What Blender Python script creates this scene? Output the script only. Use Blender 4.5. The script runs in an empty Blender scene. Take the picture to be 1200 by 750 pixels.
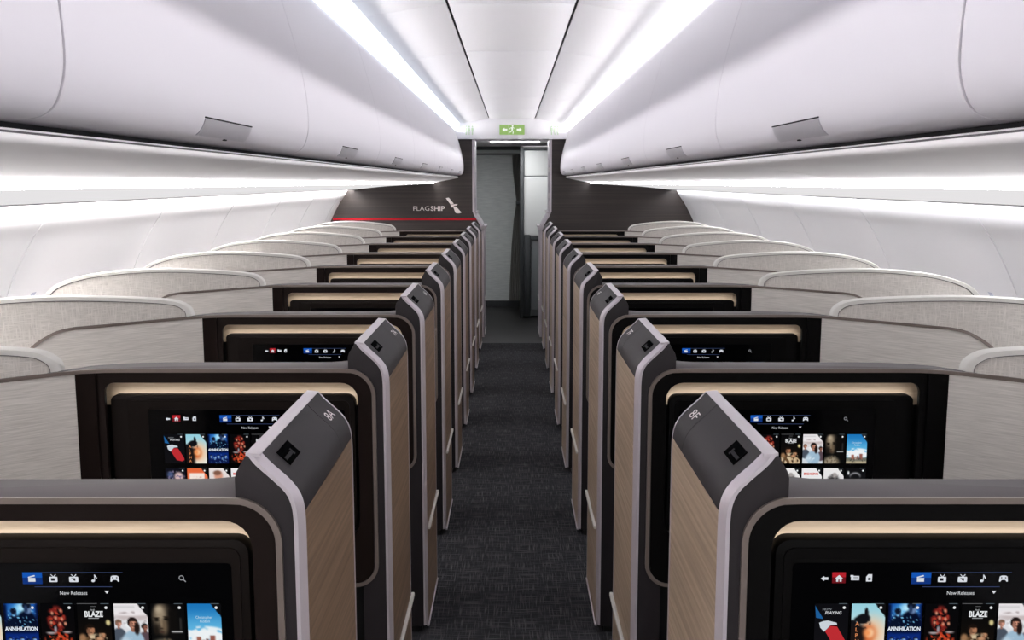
import bpy, bmesh, math, random
from mathutils import Vector, Matrix, geometry as mgeo
random.seed(7)
scn = bpy.context.scene
COL = scn.collection
PI = math.pi
H = 1.62                    # eye height
Y1, PITCH, NROW = 1.40, 1.007, 9
YB = 10.40                  # front bulkhead
YBACK = -2.6

# ------------------------------------------------------------------ camera
F = 1167.0
TH = math.atan((375 - 213.5) / F); CT, ST = math.cos(TH), math.sin(TH)
cam_d = bpy.data.cameras.new('camera'); cam = bpy.data.objects.new('camera', cam_d); COL.objects.link(cam)
cam.location = (0, 0, H); cam.rotation_euler = (PI / 2 - TH, 0, 0)
cam_d.sensor_width = 36; cam_d.lens = 36 * F / 1200; cam_d.clip_start = 0.02; cam_d.clip_end = 60
scn.camera = cam

def onY(u, v, Y):           # photo measurement (px) -> metres on a cross-cabin plane
    x = (u - 600) / F; y = (375 - v) / F
    k = Y / (CT + y * ST)
    return (k * x, H + k * (-ST + y * CT))

# ------------------------------------------------------------------ materials
def lin(c):
    c = c / 255.0
    return c / 12.92 if c <= 0.04045 else ((c + 0.055) / 1.055) ** 2.4
def srgb(r, g, b): return (lin(r), lin(g), lin(b), 1)
def new_mat(name):
    m = bpy.data.materials.new(name); m.use_nodes = True
    nt = m.node_tree
    return m, nt, nt.nodes['Principled BSDF']
def plain(name, col, rough=0.5, metal=0.0, spec=0.5, coat=0.0, noise=0.0, nscale=60, bump=0.0):
    m, nt, b = new_mat(name)
    b.inputs['Base Color'].default_value = col
    b.inputs['Roughness'].default_value = rough
    b.inputs['Metallic'].default_value = metal
    b.inputs['Specular IOR Level'].default_value = spec
    b.inputs['Coat Weight'].default_value = coat
    if noise or bump:
        tc = nt.nodes.new('ShaderNodeTexCoord'); n = nt.nodes.new('ShaderNodeTexNoise')
        n.inputs['Scale'].default_value = nscale; n.inputs['Detail'].default_value = 4
        nt.links.new(tc.outputs['Object'], n.inputs['Vector'])
        if noise:
            mx = nt.nodes.new('ShaderNodeMix'); mx.data_type = 'RGBA'
            mx.inputs['A'].default_value = tuple(max(0, c * (1 - noise)) for c in col[:3]) + (1,)
            mx.inputs['B'].default_value = tuple(min(1, c * (1 + noise)) for c in col[:3]) + (1,)
            nt.links.new(n.outputs['Fac'], mx.inputs['Factor']); nt.links.new(mx.outputs['Result'], b.inputs['Base Color'])
        if bump:
            bp = nt.nodes.new('ShaderNodeBump'); bp.inputs['Strength'].default_value = bump; bp.inputs['Distance'].default_value = 0.002
            nt.links.new(n.outputs['Fac'], bp.inputs['Height']); nt.links.new(bp.outputs['Normal'], b.inputs['Normal'])
    return m
def emit(name, col, s=1.0):
    m = bpy.data.materials.new(name); m.use_nodes = True; nt = m.node_tree; nt.nodes.clear()
    o = nt.nodes.new('ShaderNodeOutputMaterial'); e = nt.nodes.new('ShaderNodeEmission')
    e.inputs['Color'].default_value = col; e.inputs['Strength'].default_value = s
    nt.links.new(e.outputs[0], o.inputs['Surface'])
    return m
def streak(name, c1, c2, scale, rough=0.5, detail=6, lo=0.3, hi=0.7, bump=0.0, spec=0.4, second=None):
    """colour streaks: noise stretched by a per-axis scale"""
    m, nt, b = new_mat(name)
    tc = nt.nodes.new('ShaderNodeTexCoord'); mp = nt.nodes.new('ShaderNodeMapping'); mp.inputs['Scale'].default_value = scale
    n = nt.nodes.new('ShaderNodeTexNoise'); n.inputs['Scale'].default_value = 1; n.inputs['Detail'].default_value = detail
    nt.links.new(tc.outputs['Object'], mp.inputs['Vector']); nt.links.new(mp.outputs[0], n.inputs['Vector'])
    r = nt.nodes.new('ShaderNodeValToRGB'); r.color_ramp.elements[0].position = lo; r.color_ramp.elements[1].position = hi
    r.color_ramp.elements[0].color = c1; r.color_ramp.elements[1].color = c2
    fac = n.outputs['Fac']
    if second:
        mp2 = nt.nodes.new('ShaderNodeMapping'); mp2.inputs['Scale'].default_value = second
        n2 = nt.nodes.new('ShaderNodeTexNoise'); n2.inputs['Scale'].default_value = 1; n2.inputs['Detail'].default_value = detail
        nt.links.new(tc.outputs['Object'], mp2.inputs['Vector']); nt.links.new(mp2.outputs[0], n2.inputs['Vector'])
        mm = nt.nodes.new('ShaderNodeMath'); mm.operation = 'MAXIMUM'
        nt.links.new(fac, mm.inputs[0]); nt.links.new(n2.outputs['Fac'], mm.inputs[1]); fac = mm.outputs[0]
    nt.links.new(fac, r.inputs['Fac']); nt.links.new(r.outputs['Color'], b.inputs['Base Color'])
    b.inputs['Roughness'].default_value = rough; b.inputs['Specular IOR Level'].default_value = spec
    if bump:
        bp = nt.nodes.new('ShaderNodeBump'); bp.inputs['Strength'].default_value = bump; bp.inputs['Distance'].default_value = 0.002
        nt.links.new(fac, bp.inputs['Height']); nt.links.new(bp.outputs['Normal'], b.inputs['Normal'])
    return m

M = {}
M['bin'] = plain('bin_white', srgb(198, 195, 201), 0.45, spec=0.3)
M['ceil'] = plain('ceiling_white', srgb(252, 250, 252), 0.5, spec=0.3)
M['side'] = plain('sidewall_white', srgb(240, 238, 241), 0.5, spec=0.3)
M['under'] = plain('underbin_white', srgb(250, 248, 249), 0.5, spec=0.3)
M['groove'] = plain('dark_groove', srgb(26, 25, 28), 0.7, spec=0.1)
M['slot'] = plain('slot_black', srgb(8, 8, 9), 0.9, spec=0.0)
M['seam'] = plain('seam_grey', srgb(84, 80, 84), 0.6)
M['latch'] = plain('latch_grey', srgb(176, 174, 180), 0.35, metal=0.3)
M['silver'] = plain('silver_trim', srgb(182, 174, 180), 0.42, metal=0.4)
M['dark'] = plain('console_dark_grey', srgb(38, 34, 36), 0.55, spec=0.2, noise=0.06, nscale=900, bump=0.15)
M['cap'] = plain('console_cap_grey', srgb(42, 39, 41), 0.6, spec=0.12, noise=0.05, nscale=700, bump=0.12)
M['black'] = plain('recess_black', srgb(10, 9, 9), 0.4)
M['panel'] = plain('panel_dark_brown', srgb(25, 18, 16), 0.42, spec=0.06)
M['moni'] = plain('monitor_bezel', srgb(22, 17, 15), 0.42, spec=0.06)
M['taupe'] = plain('taupe_trim', srgb(106, 95, 89), 0.4, metal=0.2)
M['rail'] = plain('rail_grey', srgb(80, 75, 77), 0.65, spec=0.15, noise=0.05, nscale=600)
M['edge'] = plain('pale_edge', srgb(208, 205, 200), 0.5)
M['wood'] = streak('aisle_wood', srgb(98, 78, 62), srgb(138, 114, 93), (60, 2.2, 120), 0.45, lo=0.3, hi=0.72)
M['wood_tan'] = streak('aisle_wood_tan', srgb(138, 119, 100), srgb(178, 157, 136), (60, 2.2, 120), 0.45, lo=0.3, hi=0.72)  # lighter per-side copy: own hue plus a lighting difference put into the colour
M['panel_black'] = plain('panel_black', srgb(9, 8, 8), 0.42, spec=0.05)  # darker per-side copy; part of the lighting difference is in the colour
M['moni_black'] = plain('monitor_black', srgb(8, 7, 7), 0.42, spec=0.05)  # darker per-side bezel copy, lighting difference partly put into its colour
M['oak'] = streak('pale_oak', srgb(178, 156, 132), srgb(204, 184, 160), (3.5, 90, 90), 0.45, lo=0.3, hi=0.7)
M['fabA'] = streak('fabric_horizontal', srgb(190, 184, 178), srgb(216, 210, 204), (14, 14, 420), 0.85, lo=0.3, hi=0.7, bump=0.25, spec=0.2)
M['fabB'] = streak('fabric_vertical', srgb(182, 176, 170), srgb(216, 210, 204), (300, 300, 30), 0.85, lo=0.35, hi=0.72, bump=0.25, spec=0.2, second=(30, 30, 380))
M['dwood'] = streak('bulkhead_dark_wood', srgb(29, 23, 21), srgb(52, 43, 40), (0.9, 0.9, 70), 0.5, lo=0.3, hi=0.72)
M['carpet'] = streak('carpet_charcoal', srgb(34, 34, 37), srgb(102, 101, 104), (260, 9, 1), 0.95, detail=3, lo=0.52, hi=0.86, bump=0.4, spec=0.1, second=(9, 240, 1))
M['vinyl'] = streak('vinyl_dark', srgb(22, 20, 20), srgb(32, 30, 29), (3, 40, 1), 0.5)
M['red'] = plain('red_line', srgb(160, 6, 26), 0.6, spec=0.2)
M['glass'] = plain('screen_glass', srgb(3, 3, 4), 0.1, spec=0.07)
M['letter'] = plain('lettering_silver', srgb(214, 206, 204), 0.35, metal=0.2)
M['vwall'] = streak('vestibule_grey', srgb(206, 208, 207), srgb(226, 228, 226), (8, 8, 60), 0.7)
M['curtain'] = streak('curtain_grey', srgb(120, 117, 114), srgb(150, 147, 143), (60, 60, 4), 0.9)
M['frost'] = plain('frosted_white', srgb(200, 200, 198), 0.35)
M['steel'] = plain('galley_grey', srgb(130, 134, 136), 0.4, metal=0.3)
M['gdark'] = plain('galley_dark', srgb(58, 60, 62), 0.5)
M['green'] = emit('exit_green', srgb(150, 184, 110), 1.0)
M['pgreen'] = plain('pale_green', srgb(206, 226, 196), 0.5)
M['white'] = emit('sign_white', srgb(244, 250, 240), 1.0)
M['coveL'] = emit('cove_light_cool', (0.80, 0.88, 1.0, 1), 2.0)
M['coveR'] = emit('cove_light_white', (0.97, 0.97, 1.0, 1), 3.0)
M['washL'] = emit('wash_light_warm', (1.0, 0.97, 0.96, 1), 46)
M['washR'] = emit('wash_light_cool', (0.95, 0.97, 1.0, 1), 29)
M['lens'] = emit('valance_glow', (0.92, 0.90, 0.91, 1), 0.86)  # valance surface, no lamp: its lit look is put in as emission
M['wallL'] = emit('wall_lamp_warm', (1.0, 0.98, 0.97, 1), 85)
M['wallR'] = emit('wall_lamp_cool', (0.95, 0.97, 1.0, 1), 36)
M['led'] = emit('shelf_led', (1.0, 0.96, 0.91, 1), 6.0)
M['vlamp'] = emit('vestibule_lamp', (0.95, 0.98, 1.0, 1), 21)
M['shade'] = plain('window_shade', srgb(176, 178, 196), 0.5)

# ------------------------------------------------------------------ mesh builder
class MB:
    def __init__(s): s.v = []; s.f = []; s.m = []
    def add(s, verts, faces, mi=0):
        o = len(s.v); s.v += [tuple(p) for p in verts]
        for f in faces: s.f.append([o + i for i in f]); s.m.append(mi)
    def box(s, x0, x1, y0, y1, z0, z1, mi=0):
        v = [(x, y, z) for x in (x0, x1) for y in (y0, y1) for z in (z0, z1)]
        s.add(v, [(0, 1, 3, 2), (4, 6, 7, 5), (0, 4, 5, 1), (2, 3, 7, 6), (0, 2, 6, 4), (1, 5, 7, 3)], mi)
    def prism_y(s, prof, y0, y1, mi=0):     # closed (x,z) outline extruded along y
        n = len(prof)
        v = [(x, y0, z) for x, z in prof] + [(x, y1, z) for x, z in prof]
        s.add(v, [tuple(range(n - 1, -1, -1)), tuple(range(n, 2 * n))] + [(i, (i + 1) % n, n + (i + 1) % n, n + i) for i in range(n)], mi)
    def prism_z(s, prof, z0, z1, mi=0):
        n = len(prof)
        v = [(x, y, z0) for x, y in prof] + [(x, y, z1) for x, y in prof]
        s.add(v, [tuple(range(n - 1, -1, -1)), tuple(range(n, 2 * n))] + [(i, (i + 1) % n, n + (i + 1) % n, n + i) for i in range(n)], mi)
    def prism_x(s, prof, x0, x1, mi=0):     # (y,z)
        n = len(prof)
        v = [(x0, y, z) for y, z in prof] + [(x1, y, z) for y, z in prof]
        s.add(v, [tuple(range(n - 1, -1, -1)), tuple(range(n, 2 * n))] + [(i, (i + 1) % n, n + (i + 1) % n, n + i) for i in range(n)], mi)
    def loft(s, rows, mi=0, closed=False):  # rows: list of equal-length point lists
        n = len(rows[0]); v = [p for r in rows for p in r]; f = []
        for a in range(len(rows) - 1):
            for i in range(n if closed else n - 1):
                j = (i + 1) % n
                f.append((a * n + i, a * n + j, (a + 1) * n + j, (a + 1) * n + i))
        s.add(v, f, mi)
    def tube(s, rows, mi=0):                # closed sections with end caps
        s.loft(rows, mi, True); n = len(rows[0])
        s.add(rows[0], [tuple(range(n - 1, -1, -1))], mi); s.add(rows[-1], [tuple(range(n))], mi)
    def plate(s, outer, holes, y0, y1, mi=0, off=None):
        """flat plate in the x-z plane with holes, front y0, back y1"""
        loops = [outer] + holes
        t = mgeo.tessellate_polygon([[Vector((x, z, 0)) for x, z in l] for l in loops])
        flat = [p for l in loops for p in l]; n = len(flat); d = off or (lambda x: 0)
        v = [(x, y0 + d(x), z) for x, z in flat] + [(x, y1 + d(x), z) for x, z in flat]
        f = [tuple(k) for k in t] + [tuple(q + n for q in reversed(k)) for k in t]
        b = 0
        for l in loops:
            for i in range(len(l)):
                j = (i + 1) % len(l); f.append((b + i, b + j, n + b + j, n + b + i))
            b += len(l)
        s.add(v, f, mi)
    def build(s, name, mats, parent=None, side=-1, off=(0, 0, 0), bevel=0, smooth=True, angle=0.6, weld=True):
        """side=+1 mirrors the (negative-x) drawing to the other side of the cabin"""
        k = -1 if side > 0 else 1
        me = bpy.data.meshes.new(name)
        me.from_pydata([(k * x - off[0], y - off[1], z - off[2]) for x, y, z in s.v], [], [f[::-1] if k < 0 else f for f in s.f])
        for m in (mats if isinstance(mats, (list, tuple)) else [mats]): me.materials.append(m)
        for p, mi in zip(me.polygons, s.m): p.material_index = mi
        bm = bmesh.new(); bm.from_mesh(me)
        if weld: bmesh.ops.remove_doubles(bm, verts=bm.verts, dist=1e-6)
        bmesh.ops.recalc_face_normals(bm, faces=bm.faces)
        if bevel:
            es = [e for e in bm.edges if len(e.link_faces) == 2 and e.calc_face_angle() > angle]
            bmesh.ops.bevel(bm, geom=es, offset=bevel, segments=2, profile=0.5, affect='EDGES', clamp_overlap=True)
        for f in bm.faces: f.smooth = smooth
        for e in bm.edges:
            if len(e.link_faces) != 2 or e.calc_face_angle() > angle: e.smooth = False
        bm.to_mesh(me); bm.free()
        o = bpy.data.objects.new(name, me); COL.objects.link(o)
        if parent: o.parent = parent
        return o

def thing(name, label, cat, loc=(0, 0, 0), group=None):
    o = bpy.data.objects.new(name, None); COL.objects.link(o); o.location = loc; o.empty_display_size = 0.1
    return tag(o, label, cat, group)
def tag(o, label, cat, group=None):
    o['label'] = label; o['category'] = cat
    if group: o['group'] = group
    return o
def struct(o): o['kind'] = 'structure'; return o
def rrect(x0, x1, z0, z1, r, n=6):
    """rounded rectangle; r may be (bl, br, tr, tl)"""
    r = (r,) * 4 if not isinstance(r, (tuple, list)) else r
    out = []
    for (cx, cz, a0, q) in ((x0 + r[0], z0 + r[0], PI, r[0]), (x1 - r[1], z0 + r[1], 1.5 * PI, r[1]), (x1 - r[2], z1 - r[2], 0, r[2]), (x0 + r[3], z1 - r[3], .5 * PI, r[3])):
        if q <= 0: out.append((cx, cz)); continue
        for i in range(n + 1):
            a = a0 + i / n * PI / 2; out.append((cx + q * math.cos(a), cz + q * math.sin(a)))
    return out
def lerp_table(t, x):
    if x <= t[0][0]: return t[0][1]
    for (a, b), (c, d) in zip(t, t[1:]):
        if x <= c: return b + (d - b) * (x - a) / (c - a)
    return t[-1][1]
def smooth_path(pts, n=8):
    """Catmull-Rom through pts"""
    P = [pts[0]] + list(pts) + [pts[-1]]; out = []
    for i in range(1, len(P) - 2):
        for k in range(n):
            t = k / n; a, b, c, d = P[i - 1], P[i], P[i + 1], P[i + 2]
            out.append(tuple(0.5 * ((2 * b[q]) + (c[q] - a[q]) * t + (2 * a[q] - 5 * b[q] + 4 * c[q] - d[q]) * t * t + (3 * b[q] - a[q] - 3 * c[q] + d[q]) * t ** 3) for q in range(2)))
    out.append(tuple(pts[-1])); return out
def offset_path(pts, d):
    out = []
    for i, p in enumerate(pts):
        a, b = pts[max(0, i - 1)], pts[min(len(pts) - 1, i + 1)]
        tx, tz = b[0] - a[0], b[1] - a[1]; l = math.hypot(tx, tz) or 1
        out.append((p[0] - tz / l * d, p[1] + tx / l * d))
    return out
_font_cache = {}
def text_tris(txt, size, shear=0.0, bold=0.0, align='LEFT'):
    """letters as flat triangles in 2-D, from Blender's built-in font"""
    key = (txt, size, shear, bold, align)
    if key in _font_cache: return _font_cache[key]
    c = bpy.data.curves.new('lettering', 'FONT'); c.body = txt; c.size = size; c.shear = shear; c.offset = bold; c.align_x = align; c.resolution_u = 3
    o = bpy.data.objects.new('lettering', c); COL.objects.link(o)
    bpy.context.view_layer.update()
    ev = o.evaluated_get(bpy.context.evaluated_depsgraph_get()); me = ev.to_mesh()
    v = [(p.co.x, p.co.y) for p in me.vertices]; f = [tuple(p.vertices) for p in me.polygons]
    ev.to_mesh_clear(); bpy.data.objects.remove(o); bpy.data.curves.remove(c)
    _font_cache[key] = (v, f); return v, f

# ------------------------------------------------------------------ shell plan (drawn for the negative-x side)
PLAN = [(-1.90, -0.75), (-1.55, -0.445), (-1.398, -0.31), (-1.257, -0.185), (-1.17, -0.108), (-1.10, -0.05), (-1.05, -0.016), (-1.00, -0.002), (-0.95, 0), (0, 0)]
def plan(x): return lerp_table(PLAN, x)
RAILZ = 1.1665
DIVE = [(-1.64, 0.70), (-1.60, 0.88), (-1.54, 1.03), (-1.48, 1.113), (-1.437, 1.147), (-1.41, 1.158), (-1.38, 1.162)]
DIVE = smooth_path(DIVE, 5)
WTOP = [(-1.815, 0.95), (-1.812, 1.08), (-1.80, 1.16), (-1.772, 1.214), (-1.727, 1.243), (-1.659, 1.262), (-1.571, 1.270), (-1.494, 1.271), (-1.409, 1.266), (-1.307, 1.254), (-1.198, 1.237), (-1.15, 1.226), (-1.125, 1.216), (-1.107, 1.200), (-1.097, 1.182), (-1.094, 1.150)]
WTOP = smooth_path(WTOP, 5)

def col_sheet(mb, xs, zb, zt, yo, th, mi=0):
    """vertical curved sheet following the plan"""
    rows = []
    for x in xs:
        y = plan(x) + yo; b, t = zb(x), zt(x)
        zs = [b + (t - b) * q / 4 for q in range(5)]
        rows.append([(x, y, z) for z in zs] + [(x, y + th, z) for z in reversed(zs)])
    mb.tube(rows, mi)

# ---- screen picture -------------------------------------------------------
def picture_material():
    m = bpy.data.materials.new('screen_picture'); m.use_nodes = True; nt = m.node_tree; nt.nodes.clear()
    o = nt.nodes.new('ShaderNodeOutputMaterial'); e = nt.nodes.new('ShaderNodeEmission'); c = nt.nodes.new('ShaderNodeVertexColor'); c.layer_name = 'picture'
    nt.links.new(c.outputs['Color'], e.inputs['Color']); nt.links.new(e.outputs[0], o.inputs['Surface'])
    return m
M['picture'] = picture_material()
def uim(r, g, b): return (r, g, b)
def sstep(a, b, x):
    t = min(1, max(0, (x - a) / (b - a) if b != a else (1 if x > a else 0))); return t * t * (3 - 2 * t)
from mathutils import noise as mnoise
def shade_layers(layers, x, y):
    """colour of a poster at x, y in 0..1 from a stack of soft shapes"""
    c = [10, 10, 12]
    for L in layers:
        k = L[0]
        if k == 'g':
            t = sstep(L[1], L[3], y); c = [L[2][i] + (L[4][i] - L[2][i]) * t for i in range(3)]; continue
        if k == 'e':
            d = math.hypot((x - L[1]) / L[3], (y - L[2]) / L[4]); m = 1 - sstep(1 - L[6], 1 + L[6] * .3, d); col = L[5]
        elif k == 'r':
            q = L[6]; m = sstep(L[1] - q, L[1] + q, x) * (1 - sstep(L[3] - q, L[3] + q, x)) * sstep(L[2] - q, L[2] + q, y) * (1 - sstep(L[4] - q, L[4] + q, y)); col = L[5]
        elif k == 'n':      # blotchy noise inside an ellipse
            n_ = mnoise.noise(Vector((x * L[7], y * L[7] * 1.4, L[8]))) * .5 + .5
            d = math.hypot((x - L[1]) / L[3], (y - L[2]) / L[4]); m = (1 - sstep(.75, 1.05, d)) * sstep(L[6], L[6] + .12, n_); col = L[5]
        elif k == 'p':      # person: x, y of the face, size, skin, clothes, hair
            fx, fy, z = L[1], L[2], L[3]; dx, dy = (x - fx) / z, (y - fy) / (z * .68)
            for (ex, ey, rx, ry, cc) in ((0, 4.4, 2.6, 2.9, L[5]), (0, 1.2, .55, .9, [v * .7 for v in L[4]]), (-.12, -.32, 1.2, 1.28, L[6]), (.14, .02, .86, 1.16, L[4]), (-.42, .25, .42, .8, [v * .72 for v in L[4]]), (.1, -.85, .95, .42, L[6]), (-.14, -.06, .16, .11, [v * .35 for v in L[4]]), (.48, -.06, .16, .11, [v * .35 for v in L[4]]), (.2, .62, .3, .1, [v * .55 for v in L[4]])):
                d = math.hypot((dx - ex) / rx, (dy - ey) / ry); q = 1 - sstep(.86, 1.08, d); c = [c[i] + (cc[i] - c[i]) * q for i in range(3)]
            continue
        c = [c[i] + (col[i] - c[i]) * m for i in range(3)]
    return c
P_ = {}
P_['now'] = [('g', 0, (13, 13, 17), 1, (18, 17, 20))]
P_['sun'] = [('g', 0, (150, 206, 220), .8, (226, 232, 226)), ('e', .62, .62, .5, .42, (236, 190, 150), .9), ('e', .50, .64, .30, .26, (206, 96, 44), .8), ('e', .56, .62, .15, .12, (255, 236, 200), .8), ('r', -.1, .34, .16, 1.1, (22, 22, 26), .03), ('r', -.1, .44, .34, 1.1, (26, 20, 20), .08), ('n', .3, .40, .3, .16, (18, 18, 22), .34, 7, 2.0), ('e', .36, .30, .22, .10, (16, 17, 21), .3), ('e', .44, .20, .07, .13, (16, 17, 21), .3), ('e', .20, .33, .12, .05, (16, 17, 21), .3), ('r', .1, .5, .42, 1.1, (30, 22, 20), .1), ('e', .50, .62, .16, .12, (240, 150, 90), .9)]
P_['blue'] = [('g', 0, (20, 76, 160), .6, (10, 26, 84)), ('e', .5, .2, .42, .30, (96, 186, 236), .9), ('e', .52, .10, .2, .16, (176, 226, 248), .9), ('r', -.1, 0, .08, 1, (6, 14, 44), .06), ('r', .94, 0, 1.1, 1, (8, 18, 56), .05), ('e', .30, .46, .26, .24, (8, 18, 42), .2), ('e', .30, .19, .095, .10, (60, 84, 122), .3), ('e', .28, .15, .10, .07, (14, 22, 40), .3), ('e', .66, .44, .34, .32, (6, 14, 38), .2), ('e', .72, .11, .13, .12, (104, 130, 170), .4), ('e', .68, .04, .15, .08, (14, 22, 40), .3), ('e', .66, .12, .07, .1, (40, 58, 92), .5), ('n', .5, .3, .5, .3, (120, 190, 236), .66, 16, 5.0), ('r', 0, .62, 1, 1, (12, 40, 116), .05)] + [('p', .14 + .18 * i, .76 + .04 * (i % 2), .055, (130, 164, 212), (12, 24, 70), (8, 14, 40)) for i in range(5)] + [('n', .5, .85, .5, .18, (110, 160, 226), .62, 18, 9.0)]
P_['red'] = [('g', 0, (8, 8, 10), 1, (12, 9, 10)), ('n', .46, .32, .30, .30, (120, 34, 30), .42, 8, 1.0), ('n', .48, .36, .26, .28, (176, 60, 42), .54, 12, 4.0), ('n', .5, .78, .46, .20, (190, 62, 36), .46, 9, 7.0), ('n', .5, .82, .42, .16, (232, 128, 76), .60, 14, 3.0)] + [('e', a, b, .05, .045, (206, 138, 112), .7) for a, b in ((.34, .20), (.60, .15), (.44, .30), (.62, .32), (.30, .40), (.56, .43), (.72, .42))] + [('e', a, b + .02, .05, .03, (60, 24, 26), .6) for a, b in ((.34, .24), (.60, .19), (.44, .35), (.62, .37))] + [('e', .28, .62, .17, .025, (168, 158, 160), .6), ('e', .76, .60, .17, .024, (160, 146, 146), .6), ('e', .42, .54, .05, .09, (150, 142, 150), .6)]
P_['blaze'] = [('g', 0, (9, 9, 10), 1, (20, 15, 11)), ('p', .36, .56, .125, (170, 118, 88), (98, 72, 48), (26, 18, 14)), ('p', .70, .66, .105, (178, 130, 98), (196, 168, 132), (22, 16, 12)), ('n', .5, .86, .55, .24, (206, 184, 150), .50, 6, 2.2), ('n', .5, .88, .5, .2, (60, 40, 28), .58, 9, 6.0), ('e', .12, .72, .13, .10, (150, 112, 80), .6), ('e', .9, .40, .08, .07, (210, 196, 140), .6), ('e', .62, .74, .12, .05, (190, 142, 108), .6)]
P_['cabin'] = [('g', 0, (230, 226, 228), 1, (206, 212, 218)), ('r', 0, .05, .62, .085, (204, 202, 204), .02), ('e', .55, .28, .7, .10, (196, 184, 184), .6), ('e', .5, .20, .7, .07, (234, 228, 230), .6), ('e', .46, .42, .18, .12, (240, 244, 246), .6), ('n', .5, .3, .6, .15, (170, 158, 160), .62, 6, 1.0), ('p', .12, .42, .085, (206, 148, 128), (74, 82, 94), (120, 92, 76)), ('p', .90, .50, .085, (150, 100, 86), (86, 70, 78), (26, 20, 20)), ('p', .54, .42, .13, (214, 150, 126), (156, 184, 204), (34, 24, 22)), ('e', .66, .52, .10, .16, (34, 24, 22), .4), ('e', .30, .82, .2, .14, (186, 206, 220), .7), ('n', .5, .85, .5, .16, (206, 222, 232), .6, 9, 3.0)]
P_['face'] = [('g', 0, (10, 10, 11), 1, (12, 12, 12)), ('e', .34, .32, .34, .38, (58, 50, 42), .35), ('e', .28, .22, .24, .24, (150, 134, 112), .8), ('e', .24, .12, .14, .10, (176, 160, 136), .9), ('e', .40, .48, .15, .20, (104, 88, 70), .8), ('r', .50, .1, .8, .7, (16, 14, 13), .10), ('e', .17, .34, .09, .04, (22, 18, 15), .6), ('e', .46, .32, .10, .04, (22, 18, 15), .6), ('e', .16, .30, .12, .02, (36, 28, 22), .6), ('e', .46, .28, .12, .02, (36, 28, 22), .6), ('e', .31, .42, .04, .12, (132, 114, 92), .8), ('e', .30, .52, .07, .02, (50, 38, 30), .7), ('e', .31, .60, .11, .025, (66, 48, 40), .7), ('e', .14, .56, .10, .14, (30, 25, 21), .8), ('e', .34, .98, .46, .26, (150, 138, 118), .5), ('n', .34, .9, .4, .2, (96, 84, 68), .55, 10, 2.0), ('r', .60, .585, .93, .61, (206, 206, 206), .01), ('r', .86, .3, .9, .56, (60, 58, 56), .03)]
P_['sky'] = [('g', 0, (28, 116, 184), .55, (92, 176, 220)), ('n', .5, .62, .7, .16, (228, 238, 242), .34, 5, 3.0), ('n', .5, .70, .7, .14, (236, 240, 242), .30, 7, 6.0), ('r', -.1, .80, 1.1, 1.1, (112, 112, 100), .03), ('r', -.1, .92, 1.1, 1.1, (172, 160, 132), .03), ('r', .24, .70, .38, .86, (156, 100, 84), .015), ('r', .40, .76, .50, .86, (180, 160, 148), .015), ('r', .52, .74, .6, .86, (134, 96, 88), .015), ('r', .64, .67, .8, .86, (146, 90, 78), .015), ('n', .5, .88, .5, .09, (70, 66, 58), .52, 14, 2.0)]
P_['b0'] = [('g', 0, (16, 16, 24), 1, (30, 28, 40)), ('e', .24, .22, .2, .14, (70, 86, 124), .7), ('e', .66, .30, .26, .2, (214, 184, 184), .5), ('n', .5, .3, .5, .25, (120, 110, 140), .58, 9, 1.0)]
P_['b1'] = [('g', 0, (222, 100, 58), .3, (226, 112, 70)), ('r', .1, .17, .85, 1.1, (240, 226, 216), .03), ('n', .5, .5, .3, .3, (206, 150, 130), .6, 8, 1.0)]
P_['b2'] = [('g', 0, (226, 218, 216), 1, (216, 206, 204)), ('e', .46, .26, .26, .20, (208, 150, 128), .5), ('e', .40, .16, .24, .10, (126, 88, 72), .5), ('e', .5, .62, .5, .24, (190, 110, 110), .5)]
P_['b3'] = [('g', 0, (234, 232, 234), 1, (224, 222, 224)), ('e', .5, .6, .3, .2, (150, 140, 140), .6)]
P_['b4'] = [('g', 0, (230, 228, 228), 1, (210, 208, 208)), ('e', .5, .55, .38, .36, (44, 42, 44), .35), ('e', .54, .24, .15, .10, (160, 154, 152), .5), ('n', .5, .4, .4, .3, (110, 106, 106), .58, 8, 2.0)]
P_['b7'] = [('g', 0, (16, 16, 18), 1, (26, 26, 28)), ('e', .48, .26, .3, .14, (150, 150, 154), .4), ('e', .48, .31, .26, .13, (20, 20, 22), .3), ('e', .14, .16, .06, .08, (220, 220, 222), .6)]
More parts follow.
